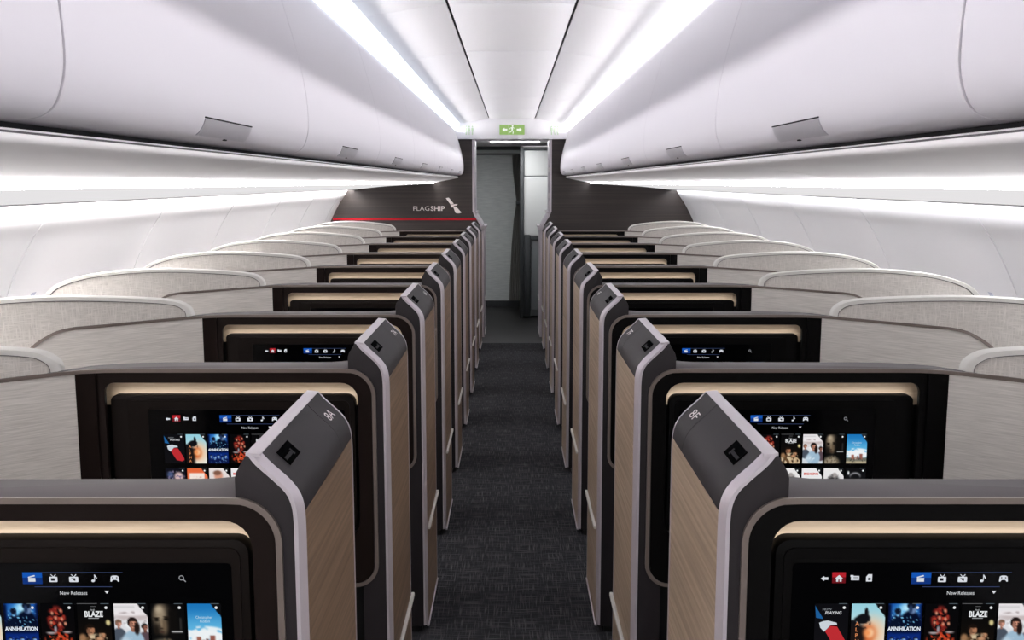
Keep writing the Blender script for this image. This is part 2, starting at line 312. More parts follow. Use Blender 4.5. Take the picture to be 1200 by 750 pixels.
def build_screen(parent, off):
    """lit screen: glass plate plus its picture; u to the right, v down, metres"""
    W, HT = 0.487, 0.276
    mb = MB()
    pic = MB()
    lift = [0.0004]; cols_ = []
    def poly(pts, c, l=None):
        n = len(pts); y = -(l if l else lift[0]); lift[0] += 0.000004
        t = mgeo.tessellate_polygon([[Vector((p[0], p[1], 0)) for p in pts]])
        pic.add([(p[0], y, -p[1]) for p in pts], [tuple(k) for k in t], 1); cols_.extend([c] * n)
    def q(u0, v0, u1, v1, c): poly([(u0, v0), (u1, v0), (u1, v1), (u0, v1)], c)
    def disc(u, v, r, c, rv=None, n=12): poly([(u + r * math.cos(i * 2 * PI / n), v + (rv or r) * math.sin(i * 2 * PI / n)) for i in range(n)], c)
    def txt(t, u, v, s, c, width=None, shear=0, bold=0, align='LEFT'):
        V, Fc = text_tris(t, s, shear, bold, align)
        k = 1
        if width:
            w = max(p[0] for p in V) - min(p[0] for p in V); k = width / w
        y = -lift[0]; lift[0] += 0.000004
        pic.add([(u + p[0] * k, y, -(v - p[1])) for p in V], Fc, 1); cols_.extend([c] * len(V))
    def paint(key, u, v, w, h, full=None, cut_=False):
        y = -lift[0]; lift[0] += 0.000004
        nx, ny = 30, max(2, int(44 * h / (full or h)))
        pts = []; 
        for j in range(ny + 1):
            for i in range(nx + 1):
                x_, y_ = i / nx, j / ny * h / (full or h)
                c = shade_layers(P_[key], x_, y_)
                if cut_: 
                    m = sstep(-.01, .03, (x_ - .68) / .32 - y_ / .28); c = [c[q_] + ((14, 14, 16)[q_] - c[q_]) * m for q_ in range(3)]
                pts.append((u + w * i / nx, y, -(v + h * j / ny))); cols_.append(tuple(c))
        pic.add(pts, [(j * (nx + 1) + i, j * (nx + 1) + i + 1, (j + 1) * (nx + 1) + i + 1, (j + 1) * (nx + 1) + i) for j in range(ny) for i in range(nx)], 1)
    U = lambda px: (px - 933.0) / 790.0
    z0 = onY(1100, 661.5, 1.41)[1]
    V_ = lambda py: z0 - onY(1100, py, 1.41)[1]
    icon = (214, 218, 224)
    # back arrow, home tab, card, page
    u = U(971); v = V_(679)
    poly([(u - .006, v), (u - .001, v - .004), (u - .001, v - .002), (u + .005, v - .002), (u + .005, v + .002), (u - .001, v + .002), (u - .001, v + .004)], icon)
    q(U(979.5), V_(671.7), U(995.3), V_(677.5), (176, 34, 44)); q(U(979.5), V_(677.5), U(995.3), V_(684.5), (104, 20, 28))
    u = U(987.5)
    poly([(u - .006, v), (u, v - .0055), (u + .006, v)], icon); q(u - .004, v, u + .004, v + .005, icon); q(u - .001, v + .0015, u + .001, v + .005, (120, 24, 32))
    q(U(1001.5), V_(676), U(1011.2), V_(681), icon); q(U(1004.5), V_(677.5), U(1010), V_(678.5), (90, 92, 98)); q(U(1000.8), V_(675), U(1004.5), V_(677), icon)
    u0, u1 = U(1019.3), U(1026.3); poly([(u0, V_(677)), (u0 + .003, V_(674)), (u1, V_(674)), (u1, V_(682.5)), (u0, V_(682.5))], icon); q(u0 + .003, V_(678), u1 - .002, V_(681), (70, 72, 78))
    # category bar
    q(U(1072.5), V_(671.7), U(1095.6), V_(678), (22, 84, 176)); q(U(1072.5), V_(678), U(1095.6), V_(685.5), (18, 52, 122))
    q(U(1095.6), V_(671.7), U(1190), V_(672.4), (60, 74, 110)); q(U(1086), V_(688.3), U(1177), V_(689), (56, 68, 104))
    u = U(1083.5); v = V_(679)
    q(u - .0055, v - .001, u + .005, v + .005, icon); poly([(u - .006, v - .0025), (u + .004, v - .0055), (u + .0045, v - .0035), (u - .0055, v - .0008)], icon)
    for px, big in ((1108.5, 0), (1132.5, 1)):
        u = U(px); s = .0062 if not big else .0068
        poly(rrect(u - s, u + s, v - .0028, v + .0055, .0012, 2), icon)
        q(u - s * .55, v - .0006, u + s * .35, v + .0035, (26, 28, 34))
        poly([(u - .0006, v - .0028), (u - .004, v - .0062), (u - .003, v - .0066), (u + .0005, v - .0032)], icon)
        poly([(u, v - .0028), (u + .0034, v - .0066), (u + .0044, v - .0060), (u + .0012, v - .0026)], icon)
        if big: poly([(u - s * .55, v - .0006), (u + s * .1, v + .0035), (u - s * .55, v + .0035)], icon)
    u = U(1156.5); disc(u - .0016, v + .0036, .0026, icon, .002); q(u + .0002, v - .0060, u + .0012, v + .0036, icon); poly([(u + .0012, v - .006), (u + .0046, v - .001), (u + .0032, v + .0006), (u + .0012, v - .003)], icon)
    u = U(1180.7); poly([(u - .0066, v + .0046), (u - .0058, v - .003), (u - .003, v - .0046), (u + .003, v - .0046), (u + .0058, v - .003), (u + .0066, v + .0046), (u + .0048, v + .005), (u + .0026, v + .0022), (u - .0026, v + .0022), (u - .0048, v + .005)], icon)
    disc(u - .003, v - .0012, .0011, (40, 42, 50)); disc(u + .003, v - .0012, .0011, (40, 42, 50))
    u = U(1260); disc(u - .0012, v - .001, .0040, (150, 152, 156)); disc(u - .0012, v - .001, .0028, (6, 6, 8)); poly([(u + .0012, v + .0022), (u + .0022, v + .0012), (u + .0056, v + .0046), (u + .0046, v + .0056)], (150, 152, 156))
    txt('New Releases', U(1115), V_(698), .0085, (206, 208, 212), width=U(1147) - U(1115))
    u = U(1170.5); v = V_(695); poly([(u - .0034, v - .0022), (u + .0034, v - .0022), (u, v + .0026)], (214, 216, 220))
    # posters
    PW, PH = .0503, .0745; vt = V_(708.5); P0 = U(961); DP = 43.3 / 790
    def poster(k, row):
        u, v = P0 + k * DP, vt + row * .0872
        return u, v
    def star(u, v): q(u + PW * .7, v - .0005, u + PW * .95, v + .0004, (84, 96, 104)); disc(u + PW * .86, v + .0062, .0022, (226, 228, 230))
    # 1 airline tile
    u, v = poster(0, 0); paint('now', u, v, PW, PH)
    poly([(u, v + .003), (u + .013, v + .024), (u + .002, v + .022)], (30, 92, 150))
    poly([(u + .007, v + .030), (u + .013, v + .0275), (u + .020, v + .0265), (u + .033, v + .030), (u + .034, v + .033), (u + .024, v + .034), (u + .015, v + .044), (u + .009, v + .038)], (200, 208, 216))
    poly([(u + .016, v + .043), (u + .024, v + .035), (u + .034, v + .036), (u + .048, v + .060), (u + .049, v + .066), (u + .043, v + .069), (u + .030, v + .066)], (186, 44, 50))
    txt('NOW', u + .011, v + .0105, .0052, (120, 124, 130), bold=.0001); txt('PLAYING', u + .015, v + .0165, .0066, (206, 208, 212), width=.0245, shear=.15, bold=.0001)
    for k_, key in enumerate(('sun', 'blue', 'red', 'blaze', 'cabin', 'face', 'sky')):
        u, v = poster(k_ + 1, 0); paint(key, u, v, PW, PH, None, key in ('sun', 'cabin', 'sky'))
    u, v = poster(1, 0)
    for i, ch in enumerate('ALPHA'): txt(ch, u + .0065, v + .0345 + i * .0092, .0086, (206, 128, 82), bold=.0002)
    u, v = poster(2, 0); txt('ANNIHILATION', u + .0005, v + .0425, .0088, (222, 230, 240), width=.049, bold=.0003)
    u, v = poster(4, 0); q(u, v - .0005, u + PW * .6, v + .0004, (92, 92, 94)); txt('THE', u + .019, v + .0115, .004, (180, 182, 184)); txt('BLAZE', u + .0105, v + .0205, .0125, (226, 228, 230), width=.0275, bold=.0004); q(u + .016, v + .0222, u + .032, v + .0234, (150, 152, 154)); q(u + .020, v + .004, u + .028, v + .0048, (96, 96, 98))
    u, v = poster(7, 0); txt('Christopher', u + .012, v + .0235, .0062, (190, 218, 232), width=.025); txt('Robin', u + .018, v + .0295, .0062, (190, 218, 232), width=.0145)
    for k_ in range(8): u, v = poster(k_, 0); star(u, v)
    for k_, key in enumerate(('b0', 'b1', 'b2', 'b3', 'b4', 'b3', 'b4', 'b7')):
        u, v = poster(k_, 1); h_ = min(PH, HT - .006 - v)
        paint(key, u, v, PW, h_, PH, key not in ('b0', 'b7')); star(u, v)
        if key == 'b3': txt('BREAKING', u + .005, v + .017, .008, (206, 76, 62), width=.036, bold=.0004)
    mb.plate(rrect(0, W, -HT, 0, .007, 4), [], 0, .003)
    vs = len(mb.v); mb.v += pic.v; mb.f += [[i + vs for i in f] for f in pic.f]; mb.m += pic.m
    o = mb.build('screen', [M['glass'], M['picture']], parent, -1, (-off[0], -off[1], -off[2]), smooth=False, weld=False)
    at = o.data.color_attributes.new('picture', 'FLOAT_COLOR', 'POINT')
    allc = [(0, 0, 0)] * vs + cols_
    at.data.foreach_set('color', [k for c in allc for k in (lin(c[0]), lin(c[1]), lin(c[2]), 1.0)])
    return o

# ---- one suite ------------------------------------------------------------
L_PTS = [(-.3835, 1.2315), (-.371, 1.2145), (-.347, 1.192), (-.329, 1.173), (-.3205, 1.152), (-.318, 1.125)]
R_PTS = [(-.364, 1.2295), (-.349, 1.2135), (-.324, 1.190), (-.310, 1.170), (-.304, 1.148), (-.3025, 1.120)]
def make_suite(side):
    cx = side * 0.9
    root = thing('seat_suite', '', 'seat', (cx, 0, 0))
    B = lambda mb, name, mats, parent=root, **k: mb.build(name, mats, parent, side, (cx, 0, 0), **k)
    chL = smooth_path(L_PTS, 5); chR = smooth_path(R_PTS, 5)
    # console body
    mb = MB()
    prof = [(-.376, .03), (-.376, 1.150), (-.403, 1.156), (-.403, 1.194), (-.400, 1.204), (-.386, 1.2275), (-.3835, 1.2290), (-.364, 1.2265)] + [(x - .003, z - .0025) for x, z in chR[1:]] + [(-.3065, .03)]
    mb.prism_y(prof, .014, .434)
    mb.prism_y(prof[:6] + [(-.3850, 1.2285)] + [(x + .001, z - .001) for x, z in chL[1:]] + [(-.317, .03)], .001, .0145)
    B(mb, 'console_body', M['dark'], bevel=.0015)
    # dark plinth under the console
    mb = MB(); mb.box(-.385, -.335, .02, .42, 0, .031); B(mb, 'plinth', M['black'])
    # cap over the chamfer
    mb = MB()
    cp = [p for p in chR if p[1] > 1.14]; ins = offset_path(cp, -.004)
    mb.prism_y(cp + ins[::-1], .012, .330); mb.prism_y(cp + ins[::-1], .3315, .431)
    cap = B(mb, 'console_cap', M['cap'])
    # latch: dark slot with a small lever on the chamfer
    P, Q = Vector((-.3565, 1.2205)), Vector((-.3305, 1.196)); dv = Q - P; nv = Vector((-dv.y, dv.x)).normalized()
    if nv.y < 0: nv = -nv
    def ch(t, y, h): p = P + dv * t + nv * h; return (p.x, y, p.y)
    def slab(mb, t0, t1, y0, y1, h0, h1, mi=0):
        v = [ch(t, y, h) for t in (t0, t1) for y in (y0, y1) for h in (h0, h1)]
        mb.add(v, [(0, 1, 3, 2), (4, 6, 7, 5), (0, 4, 5, 1), (2, 3, 7, 6), (0, 2, 6, 4), (1, 5, 7, 3)], mi)
    mb = MB(); slab(mb, .10, .90, .052, .122, -.002, .0018, 0); slab(mb, .50, .66, .054, .100, .0015, .0028, 1); slab(mb, .42, .74, .094, .100, .0015, .003, 1)
    B(mb, 'latch', [M['slot'], M['groove']], cap)
    # silver trim: top band, front band, far edge line
    mb = MB()
    mb.prism_y([(-.3850, 1.2285), (-.3850, 1.2325), (-.3640, 1.2305), (-.3640, 1.2270)], -.002, .437)
    rows = []
    low = [((-.318, z), (-.3025, z)) for z in (1.0, .5, .035)]
    for (l, r) in list(zip(chL, chR)) + low:
        m1 = (l[0] + .38 * (r[0] - l[0]), l[1] + .38 * (r[1] - l[1]))
        rows.append([(l[0], -.0025, l[1]), (m1[0], -.0025, m1[1]), (r[0], .010, r[1]), (r[0] - .004, .013, r[1] - .003), (l[0], .006, l[1])])
    mb.tube(rows)
    rows = []
    for r in chR + [(-.3025, 1.0), (-.3025, .5), (-.3025, .035)]:
        rows.append([(r[0] - .004, .431, r[1] - .004), (r[0] + .0006, .431, r[1] + .0006), (r[0] + .0006, .4365, r[1] + .0006), (r[0] - .004, .4365, r[1] - .004)])
    mb.tube(rows)
    B(mb, 'console_trim', M['silver'])
    # wooden aisle panel, bumper bar, lower edge
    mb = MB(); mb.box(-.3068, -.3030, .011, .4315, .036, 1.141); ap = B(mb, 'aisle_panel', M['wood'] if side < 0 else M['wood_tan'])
    mb = MB(); mb.box(-.3035, -.2935, .030, .455, .383, .397); B(mb, 'bumper_bar', M['edge'], ap, bevel=.003)
    mb = MB(); mb.box(-.3080, -.2990, .006, .436, .028, .036); B(mb, 'edge_strip', M['silver'], ap, bevel=.001)
    # rail top
    front = [(-.4035, .0005)] + [(x, plan(x) + .0005) for x in (-.9, -.95, -1.0, -1.025, -1.05, -1.075, -1.10, -1.115)]
    back = [(-1.115, plan(-1.115) + .006), (-1.10, plan(-1.10) + .016), (-1.075, plan(-1.075) + .036), (-1.05, .038), (-1.0, .064), (-.95, .080), (-.88, .088), (-.50, .090), (-.46, .092), (-.435, .100), (-.418, .114), (-.408, .132), (-.4035, .155)]
    mb = MB(); mb.prism_z(front + back, 1.1585, RAILZ); B(mb, 'top_rail', M['rail'], bevel=.0012)
    # taupe trim line: dive, rail lip, rounded corner, down and under the dark panel
    path = [p for p in DIVE] + [(x, 1.1615) for x in (-1.34, -1.30, -1.257, -1.21, -1.17, -1.13, -1.10, -1.075, -1.05, -1.025, -1.0, -.95, -.7, -.42)]
    cxr, czr, rr = -.4055, 1.0965, .065
    path += [(cxr + rr * math.sin(a), czr + rr * math.cos(a)) for a in [i / 10 * PI / 2 for i in range(1, 11)]]
    cz2, r2 = .665, .055; cx2 = -.3405 - r2
    path += [(cx2 + r2 * math.cos(a), cz2 - r2 * math.sin(a)) for a in [i / 8 * PI / 2 for i in range(9)]] + [(-.7, .61), (-1.0, .61)]
    a_, b_ = offset_path(path, .0046), offset_path(path, -.0046)
    mb = MB(); rows = []
    for p, s_, t_ in zip(path, a_, b_):
        y = plan(p[0]); rows.append([(s_[0], y - .005, s_[1]), (t_[0], y - .005, t_[1]), (t_[0], y + .004, t_[1]), (s_[0], y + .004, s_[1])])
    mb.tube(rows); B(mb, 'trim_line', M['taupe'])
    # dark panel with the monitor recess
    outer = [(-1.0, .612), (-.42, .612)] + [(-.4 + .052 * math.sin(a), .664 - .052 * math.cos(a)) for a in [i / 6 * PI / 2 for i in range(1, 7)]]
    outer += [(-.404 + .058 * math.cos(a), 1.099 + .058 * math.sin(a)) for a in [i / 8 * PI / 2 for i in range(9)]]
    outer += [(-.7, 1.158), (-1.0, 1.158), (-1.024, 1.158), (-1.024, .612)]
    hole = rrect(-1.004, -.380, .735, 1.131, (.03, .045, .042, .024), 6)
    mb = MB(); mb.plate(outer, [hole], -.002, .010)
    col_sheet(mb, [-1.0635, -1.05, -1.04, -1.03, -1.022], lambda x: .612, lambda x: 1.158, -.0012, .012)
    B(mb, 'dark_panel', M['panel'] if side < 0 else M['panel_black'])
    # recess lining behind the monitor + dark foot well below
    mb = MB(); mb.box(-1.06, -.378, .088, .094, .70, 1.152); mb.box(-1.06, -1.045, .010, .09, .70, 1.152); mb.box(-1.06, -.378, .010, .09, 1.1465, 1.152); mb.box(-1.03, -.378, .010, .09, .70, .722)
    mb.box(-1.03, -.378, .05, .06, .0, .61)
    B(mb, 'recess_lining', M['black'])
    # oak shelf band, lit from behind the monitor
    mb = MB()
    yz = [(.070, 1.060), (.0665, 1.085), (.063, 1.105), (.058, 1.125), (.054, 1.138), (.058, 1.1465), (.086, 1.1465), (.086, 1.060)]
    mb.prism_x(yz, -1.044, -.379); sh = B(mb, 'light_shelf', M['oak'])
    mb = MB(); mb.box(-1.0, -.395, .0462, .0500, 1.072, 1.083); B(mb, 'lamp_strip', M['led'], sh)
    # monitor
    mb = MB()
    mb.plate(rrect(-.997, -.391, .748, 1.0955, (.02, .02, .022, .014), 5), [], .016, .045)
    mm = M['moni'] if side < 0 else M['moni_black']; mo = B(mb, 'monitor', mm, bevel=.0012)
    mb = MB(); sx0, sx1 = -.904, -.417
    mb.plate(rrect(-.955, -.4035, .758, 1.0835, (.014, .014, .016, .012), 5), [rrect(sx0 - .001, sx1 + .001, .784, 1.0665, .007, 4)], .0135, .016)
    B(mb, 'monitor_bezel', mm, mo)
    # screen (reads left to right on both sides of the aisle)
    x0 = sx0 if side < 0 else .417
    build_screen(mo, (x0 - cx, .0138, onY(1100, 661.5, 1.41)[1]))
    # fabric panel beside the dark panel
    mb = MB()
    xs = [-1.66 + .02 * i for i in range(30)] + [-1.0640]
    def ptop(x): return min(1.158, lerp_table(DIVE, x))
    col_sheet(mb, xs, lambda x: .05, ptop, -.001, .012); B(mb, 'fabric_panel', M['fabA'])
    # seat shell wing with pale rim
    mb = MB()
    inner = offset_path(WTOP, -.0125)
    xs = [p[0] for p in inner if p[0] > -1.80]; xs = sorted(set(round(x, 4) for x in xs))
    tb = sorted((p[0], p[1]) for p in inner if p[1] > 1.0)
    def wbot(x): return min(1.10, lerp_table([(-1.80, .5), (-1.64, .60), (-1.55, .95), (-1.45, 1.10), (-1.0, 1.10)], x))
    col_sheet(mb, xs, wbot, lambda x: max(wbot(x) + .01, lerp_table(tb, x)), .012, .030)
    ws = B(mb, 'seat_shell', M['fabB'], angle=1.0)
    mb = MB(); rows, rows2 = [], []
    mid = offset_path(WTOP, -.0145); sm = offset_path(WTOP, -.0170)
    for o_, i_, k_ in zip(WTOP, mid, sm):
        y, yi, yk = plan(o_[0]) + .012, plan(i_[0]) + .012, plan(k_[0]) + .012
        h1 = (o_[0] * .82 + i_[0] * .18, o_[1] * .82 + i_[1] * .18)
        rows.append([(i_[0], yi - .002, i_[1]), (i_[0], yi - .006, i_[1]), (h1[0], y - .006, h1[1]), (o_[0], y + .001, o_[1]), (o_[0], y + .028, o_[1]), (i_[0], yi + .036, i_[1])])
        rows2.append([(i_[0], yi - .0025, i_[1]), (k_[0], yk - .0025, k_[1]), (k_[0], yk + .002, k_[1]), (i_[0], yi + .002, i_[1])])
    mb.tube(rows, 0); mb.tube(rows2, 1)
    B(mb, 'rim', [M['edge'], M['seam']], ws)
    return root

def seat_number(root, side, txt):
    """raised seat number on the console cap, near its far end"""
    cap = [c for c in root.children if c.name.startswith('console_cap')][0]
    V, Fc = text_tris(txt, .036, 0, 0)
    cx = side * .9
    P, Q = Vector((-.349, 1.2135)), Vector((-.324, 1.190)); up = (P - Q).normalized(); n = Vector((-up.y, up.x))
    if n.y < 0: n = -n
    w = max(p[0] for p in V)
    mb = MB(); pts = []
    for x, y in V:
        yy = .352 + x * (.048 / w) if side < 0 else .400 - x * (.048 / w)
        p = Q + up * (.004 + y * .75) + n * .0008
        pts.append((p.x, yy, p.y))
    mb.add(pts, Fc)
    o = mb.build('seat_number', M['letter'], cap, side, (cx, 0, 0), smooth=False)
    o['label'] = 'pale seat number ' + txt

ORD = ['first', 'second', 'third', 'fourth', 'fifth', 'sixth', 'seventh', 'eighth', 'ninth', 'tenth']
def copy_tree(o, parent=None):
    c = o.copy(); COL.objects.link(c)
    if parent: c.parent = parent
    for ch in list(o.children): copy_tree(ch, c)
    return c
for side in (-1, 1):
    proto = make_suite(side)
    where = 'on the FLAGSHIP lettering side' if side < 0 else 'on the side without lettering'
    roots = [proto] + [copy_tree(proto) for i in range(NROW - 1)]
    for i, r in enumerate(roots):
        r.location = (side * .9, Y1 + PITCH * i, 0)
        n = NROW - i
        num = '%d%s' % (8 - i, 'A' if side < 0 else 'F')
        if i == 0: r['label'] = 'seat suite numbered %s on its console, %s from the bulkhead %s' % (num, ORD[n - 1], where)
        else: r['label'] = 'seat suite with cream shell, %s from the dark bulkhead, %s' % (ORD[n - 1], where)
        r['group'] = 'seat suites along the aisle'
        if i < 3: seat_number(r, side, num)

# ------------------------------------------------------------------ floor, ceiling, walls
mb = MB(); mb.box(-2.0, 2.0, YBACK, 10.0, -.05, 0); struct(mb.build('floor', M['carpet']))
mb = MB(); mb.box(-2.0, 2.0, 10.0, 13.4, -.05, -.001); struct(mb.build('floor_vestibule', M['vinyl']))

CZ = 2.250; CEIL_FILL = 1.5; UNDER_FILL = 0.9  # strengths of the added ceiling and underside fill lights
mb = MB(); ys = [YBACK, -1.62, -.28, 1.06, 2.40, 3.74, 5.08, 6.42, 7.76, 9.10, YB - .01]
for a, b in zip(ys, ys[1:]):
    for x0, x1 in ((-.5335, -.2415), (-.2295, .2295), (.2415, .5335)):
        zz = lambda x: CZ - .034 if abs(x) > .5 else CZ + .012
        mb.tube([[(x0, y, zz(x0)), (x1, y, zz(x1)), (x1, y, zz(x1) + .015), (x0, y, zz(x0) + .015)] for y in (a + .002, b - .002)])
struct(mb.build('ceiling', M['ceil'], bevel=.001))
mb = MB()
for x in (-.2355, .2355): mb.box(x - .014, x + .014, YBACK, YB - .01, CZ + .022, CZ + .034)
struct(mb.build('trim_1', M['groove']))
mb = MB(); mb.box(-.60, .60, YBACK, YB - .01, CZ + .034, CZ + .06); struct(mb.build('ceiling_backing', M['seam']))

SIDE = smooth_path([(-1.690, 1.556), (-1.700, 1.540), (-1.738, 1.475), (-1.786, 1.406), (-1.840, 1.311), (-1.896, 1.191), (-1.928, 1.07), (-1.942, .90), (-1.93, .6), (-1.88, .3), (-1.80, 0)], 5)
BINP = smooth_path([(-.592, 2.146), (-.579, 2.143), (-.5745, 2.136), (-.5695, 2.105), (-.553, 2.048), (-.529, 1.963), (-.509, 1.875), (-.500, 1.812), (-.4985, 1.752), (-.506, 1.718), (-.5165, 1.701), (-.530, 1.6930), (-.547, 1.690)], 4)
binseams = [YBACK, -1.54, -.20, 1.14, 2.48, 3.82, 5.16, 6.50, 7.84, 9.18, 10.385]
sideseams = [YBACK] + [3.71 + 1.27 * k for k in range(-4, 6)] + [YB]
def bin_at(z):
    for (x0, z0), (x1, z1) in zip(BINP, BINP[1:]):
        if z1 <= z <= z0: return x0 + (x1 - x0) * (z0 - z) / (z0 - z1)
for side in (-1, 1):
    nm = 'left' if side < 0 else 'right'
    over = 'above the FLAGSHIP lettering side' if side < 0 else 'above the side without lettering'
    # sidewall
    mb = MB()
    outer = [(x - .03, z) for x, z in SIDE]
    for a, b in zip(sideseams, sideseams[1:]):
        if b - a < .02: continue
        rows = [[(x, y, z) for x, z in SIDE] + [(x, y, z) for x, z in outer[::-1]] for y in (a + .004, (a * 3 + b) / 4, (a + b) / 2, (a + 3 * b) / 4, b - .004)]
        mb.tube(rows, 0)
    rows = [[(x - .012, y, z) for x, z in SIDE] + [(x - .028, y, z) for x, z in SIDE[::-1]] for y in (YBACK, YB - .004)]
    mb.tube(rows, 1)
    struct(mb.build('wall_' + nm, [M['side'], M['groove']], None, side))
    # windows just above the seat shells
    for k in range(6):
        yc = 2.44 + .31 + 1.27 * k
        if yc > 9.6: break
        A, Bp = Vector((-1.898, 1.190)), Vector((-1.9435, .86)); d = (A - Bp).normalized(); n = Vector((d.y, -d.x))
        base = Vector((-1.928, 1.046)) + n * .004
        def wp(a, b, h): p = base + d * b + n * h; return (p.x, yc + a, p.y)
        def ring(w, hh, r, h): return [wp(a, b, h) for a, b in rrect(-w, w, -hh, hh, r, 6)]
        w_ = thing('window_%d' % (k + 1 + (6 if side > 0 else 0)), '', '', (side * 1.93, yc, 1.03)); del w_['label']; del w_['category']; struct(w_)
        mb = MB(); mb.loft([ring(.135, .185, .12, -.006), ring(.135, .185, .12, .007), ring(.112, .162, .10, .007), ring(.104, .154, .095, -.004)], 0, True)
        f_ = mb.build('window_frame', M['shade'], w_, side, (side * 1.93, yc, 1.03))
        mb = MB(); R_ = ring(.106, .156, .096, -.003); mb.add(R_, [tuple(range(len(R_)))])
        mb.build('window_pane', M['shade'], w_, side, (side * 1.93, yc, 1.03))
    # overhead bins
    nb = len(binseams) - 1
    for i, (a, b) in enumerate(zip(binseams, binseams[1:])):
        if b < 0: continue
        g = .0024 if abs(b - 1.14) < .01 else .0014
        g0 = .0024 if abs(a - 1.14) < .01 else .0014
        label = 'white overhead bin with grey latch, %s from the bulkhead, %s' % (ORD[nb - 1 - i], over)
        r = thing('overhead_bin', label, 'overhead bin', (side * .9, (a + b) / 2, 1.69), 'overhead bins')
        off = (side * .9, (a + b) / 2, 1.69)
        mb = MB()
        back = [(-.60, 1.691), (-1.55, 1.70), (-1.60, 1.9), (-1.2, 2.25), (-.70, 2.25), (-.62, 2.155)]
        prof = BINP + back
        # door face turns into the seam with a small rounded lip
        rows = []
        for y, s_ in ((a + g0, .003), (a + g0 + .0007, .0008), (a + g0 + .003, 0), (a + g0 + .006, 0), (b - g - .006, 0), (b - g - .003, 0), (b - g - .0007, .0008), (b - g, .003)):
            rows.append([(x - s_, y, z) for x, z in BINP] + [(x, y, z) for x, z in back])
        mb.tube(rows); mb.build('bin_body', M['bin'], r, side, off, angle=.5)
        yc = (a + b) / 2
        zs = [1.7245, 1.716, 1.708, 1.7015, 1.6975]
        mb = MB(); rows = []
        for y in (yc - .145, yc + .145):
            rows.append([(bin_at(z) + .0015, y, z - .0008) for z in zs] + [(bin_at(z) - .004, y, z) for z in zs[::-1]])
        mb.tube(rows, 0)
        mb.box(bin_at(1.726) - .003, bin_at(1.726) + .0016, yc - .147, yc + .147, 1.7245, 1.7268, 1)
        mb.box(bin_at(1.6965) - .002, bin_at(1.6965) + .0022, yc + .02, yc + .035, 1.6945, 1.6975, 1)
        mb.build('bin_latch', [M['latch'], M['groove']], r, side, off)
    mb = MB(); mb.prism_y([(x - .03, z) for x, z in BINP[:-2]] + [(-.66, 1.70), (-.66, 2.14)], YBACK, 10.37)
    # (seam filler behind the bin doors)
    struct(mb.build('trim_2', M['groove'], None, side))
    # dark gap strip and the bin underside
    mb = MB()
    mb.box(-.70, -.600, YBACK, 10.38, 1.672, 1.692, 0)
    struct(mb.build('trim_3', M['groove'], None, side))
    UND = smooth_path([(-.5540, 1.674), (-.5560, 1.667), (-.566, 1.662), (-.605, 1.6535), (-.70, 1.6355), (-.785, 1.6195), (-.798, 1.6185)], 5)
    mb = MB()
    useam = [YBACK, 1.03, 2.37, 3.71, 5.05, 6.39, 7.73, 9.07, 10.385]
    for a, b in zip(useam, useam[1:]):
        rows = [[(x, y, z) for x, z in UND] + [(-.798, y, 1.66), (-.56, y, 1.68)] for y in (a + .0015, b - .0015)]
        mb.tube(rows, 0)
    rows = [[(x, y, z + .003) for x, z in UND] + [(-.80, y, 1.66), (-.57, y, 1.675)] for y in (YBACK, 10.38)]
    mb.tube(rows, 1)
    val = [(-.86, 1.612), (-1.16, 1.600), (-1.40, 1.578), (-1.600, 1.5580), (-1.601, 1.5480), (-1.640, 1.5450), (-1.655, 1.5480), (-1.655, 1.565), (-1.66, 1.63), (-.86, 1.63)]
    rows = [[(x, y, z) for x, z in val] for y in (YBACK, YB - .004)]
    mb.tube(rows, 0)
    rows = [[(x, y, z) for x, z in ((-1.600, 1.5482), (-1.602, 1.5440), (-1.640, 1.5412), (-1.640, 1.5452))] for y in (YBACK, YB - .006)]
    mb.tube(rows, 2)
    struct(mb.build('trim_4', [M['under'], M['seam'], M['latch']], None, side))
    # lamps, and the valance made to glow beside them
    mb = MB(); mb.box(-1.690, -1.656, YBACK, 10.36, 1.556, 1.566)
    tag(mb.build('wall_light', M['wallL'] if side < 0 else M['wallR'], None, side), 'thin lamp strip at the top of the sidewall on the ' + ('FLAGSHIP lettering side' if side < 0 else 'side without lettering'), 'light', 'sidewall lamps')
    mb = MB()
    rows = [[(x, y, z) for x, z in ((-.800, 1.6190), (-.805, 1.6075), (-.84, 1.6070), (-.84, 1.640))] for y in (YBACK, 10.36)]
    mb.tube(rows, 0)
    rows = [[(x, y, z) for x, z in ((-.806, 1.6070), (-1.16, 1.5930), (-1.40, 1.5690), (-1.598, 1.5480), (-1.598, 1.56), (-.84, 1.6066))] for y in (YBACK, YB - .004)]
    mb.tube(rows, 1)  # valance underside, glowing in place of light bounced off the wall
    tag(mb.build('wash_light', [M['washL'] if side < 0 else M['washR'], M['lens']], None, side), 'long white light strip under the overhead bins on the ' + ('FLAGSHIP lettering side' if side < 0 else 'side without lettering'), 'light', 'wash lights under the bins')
    mb = MB()
    for a, b in zip(ys, ys[1:]):
        rows = [[(x, y, z) for x, z in ((-.5345, 2.2200), (-.5626, 2.1370), (-.574, 2.139), (-.550, 2.232))] for y in (a + .004, b - .004)]
        mb.tube(rows, 0)
    tag(mb.build('cove_light', M['coveL'] if side < 0 else M['coveR'], None, side), ('bluish' if side < 0 else 'bright white') + ' ceiling light strip along the bin tops on the ' + ('FLAGSHIP lettering side' if side < 0 else 'side without lettering'), 'light', 'ceiling light strips')
    mb = MB(); mb.prism_y([(-.52, 2.29), (-.52, 2.240), (-.56, 2.240), (-.64, 2.16), (-1.0, 2.26), (-1.0, 2.29)], YBACK, YB - .004); struct(mb.build('trim_5', M['ceil'], None, side))
    # front bulkhead
    jog = [(-.290, 0), (-.290, 1.085), (-.297, 1.135), (-.314, 1.190), (-.345, 1.245), (-.370, 1.285), (-.383, 1.325), (-.386, 1.37), (-.386, 2.06)]
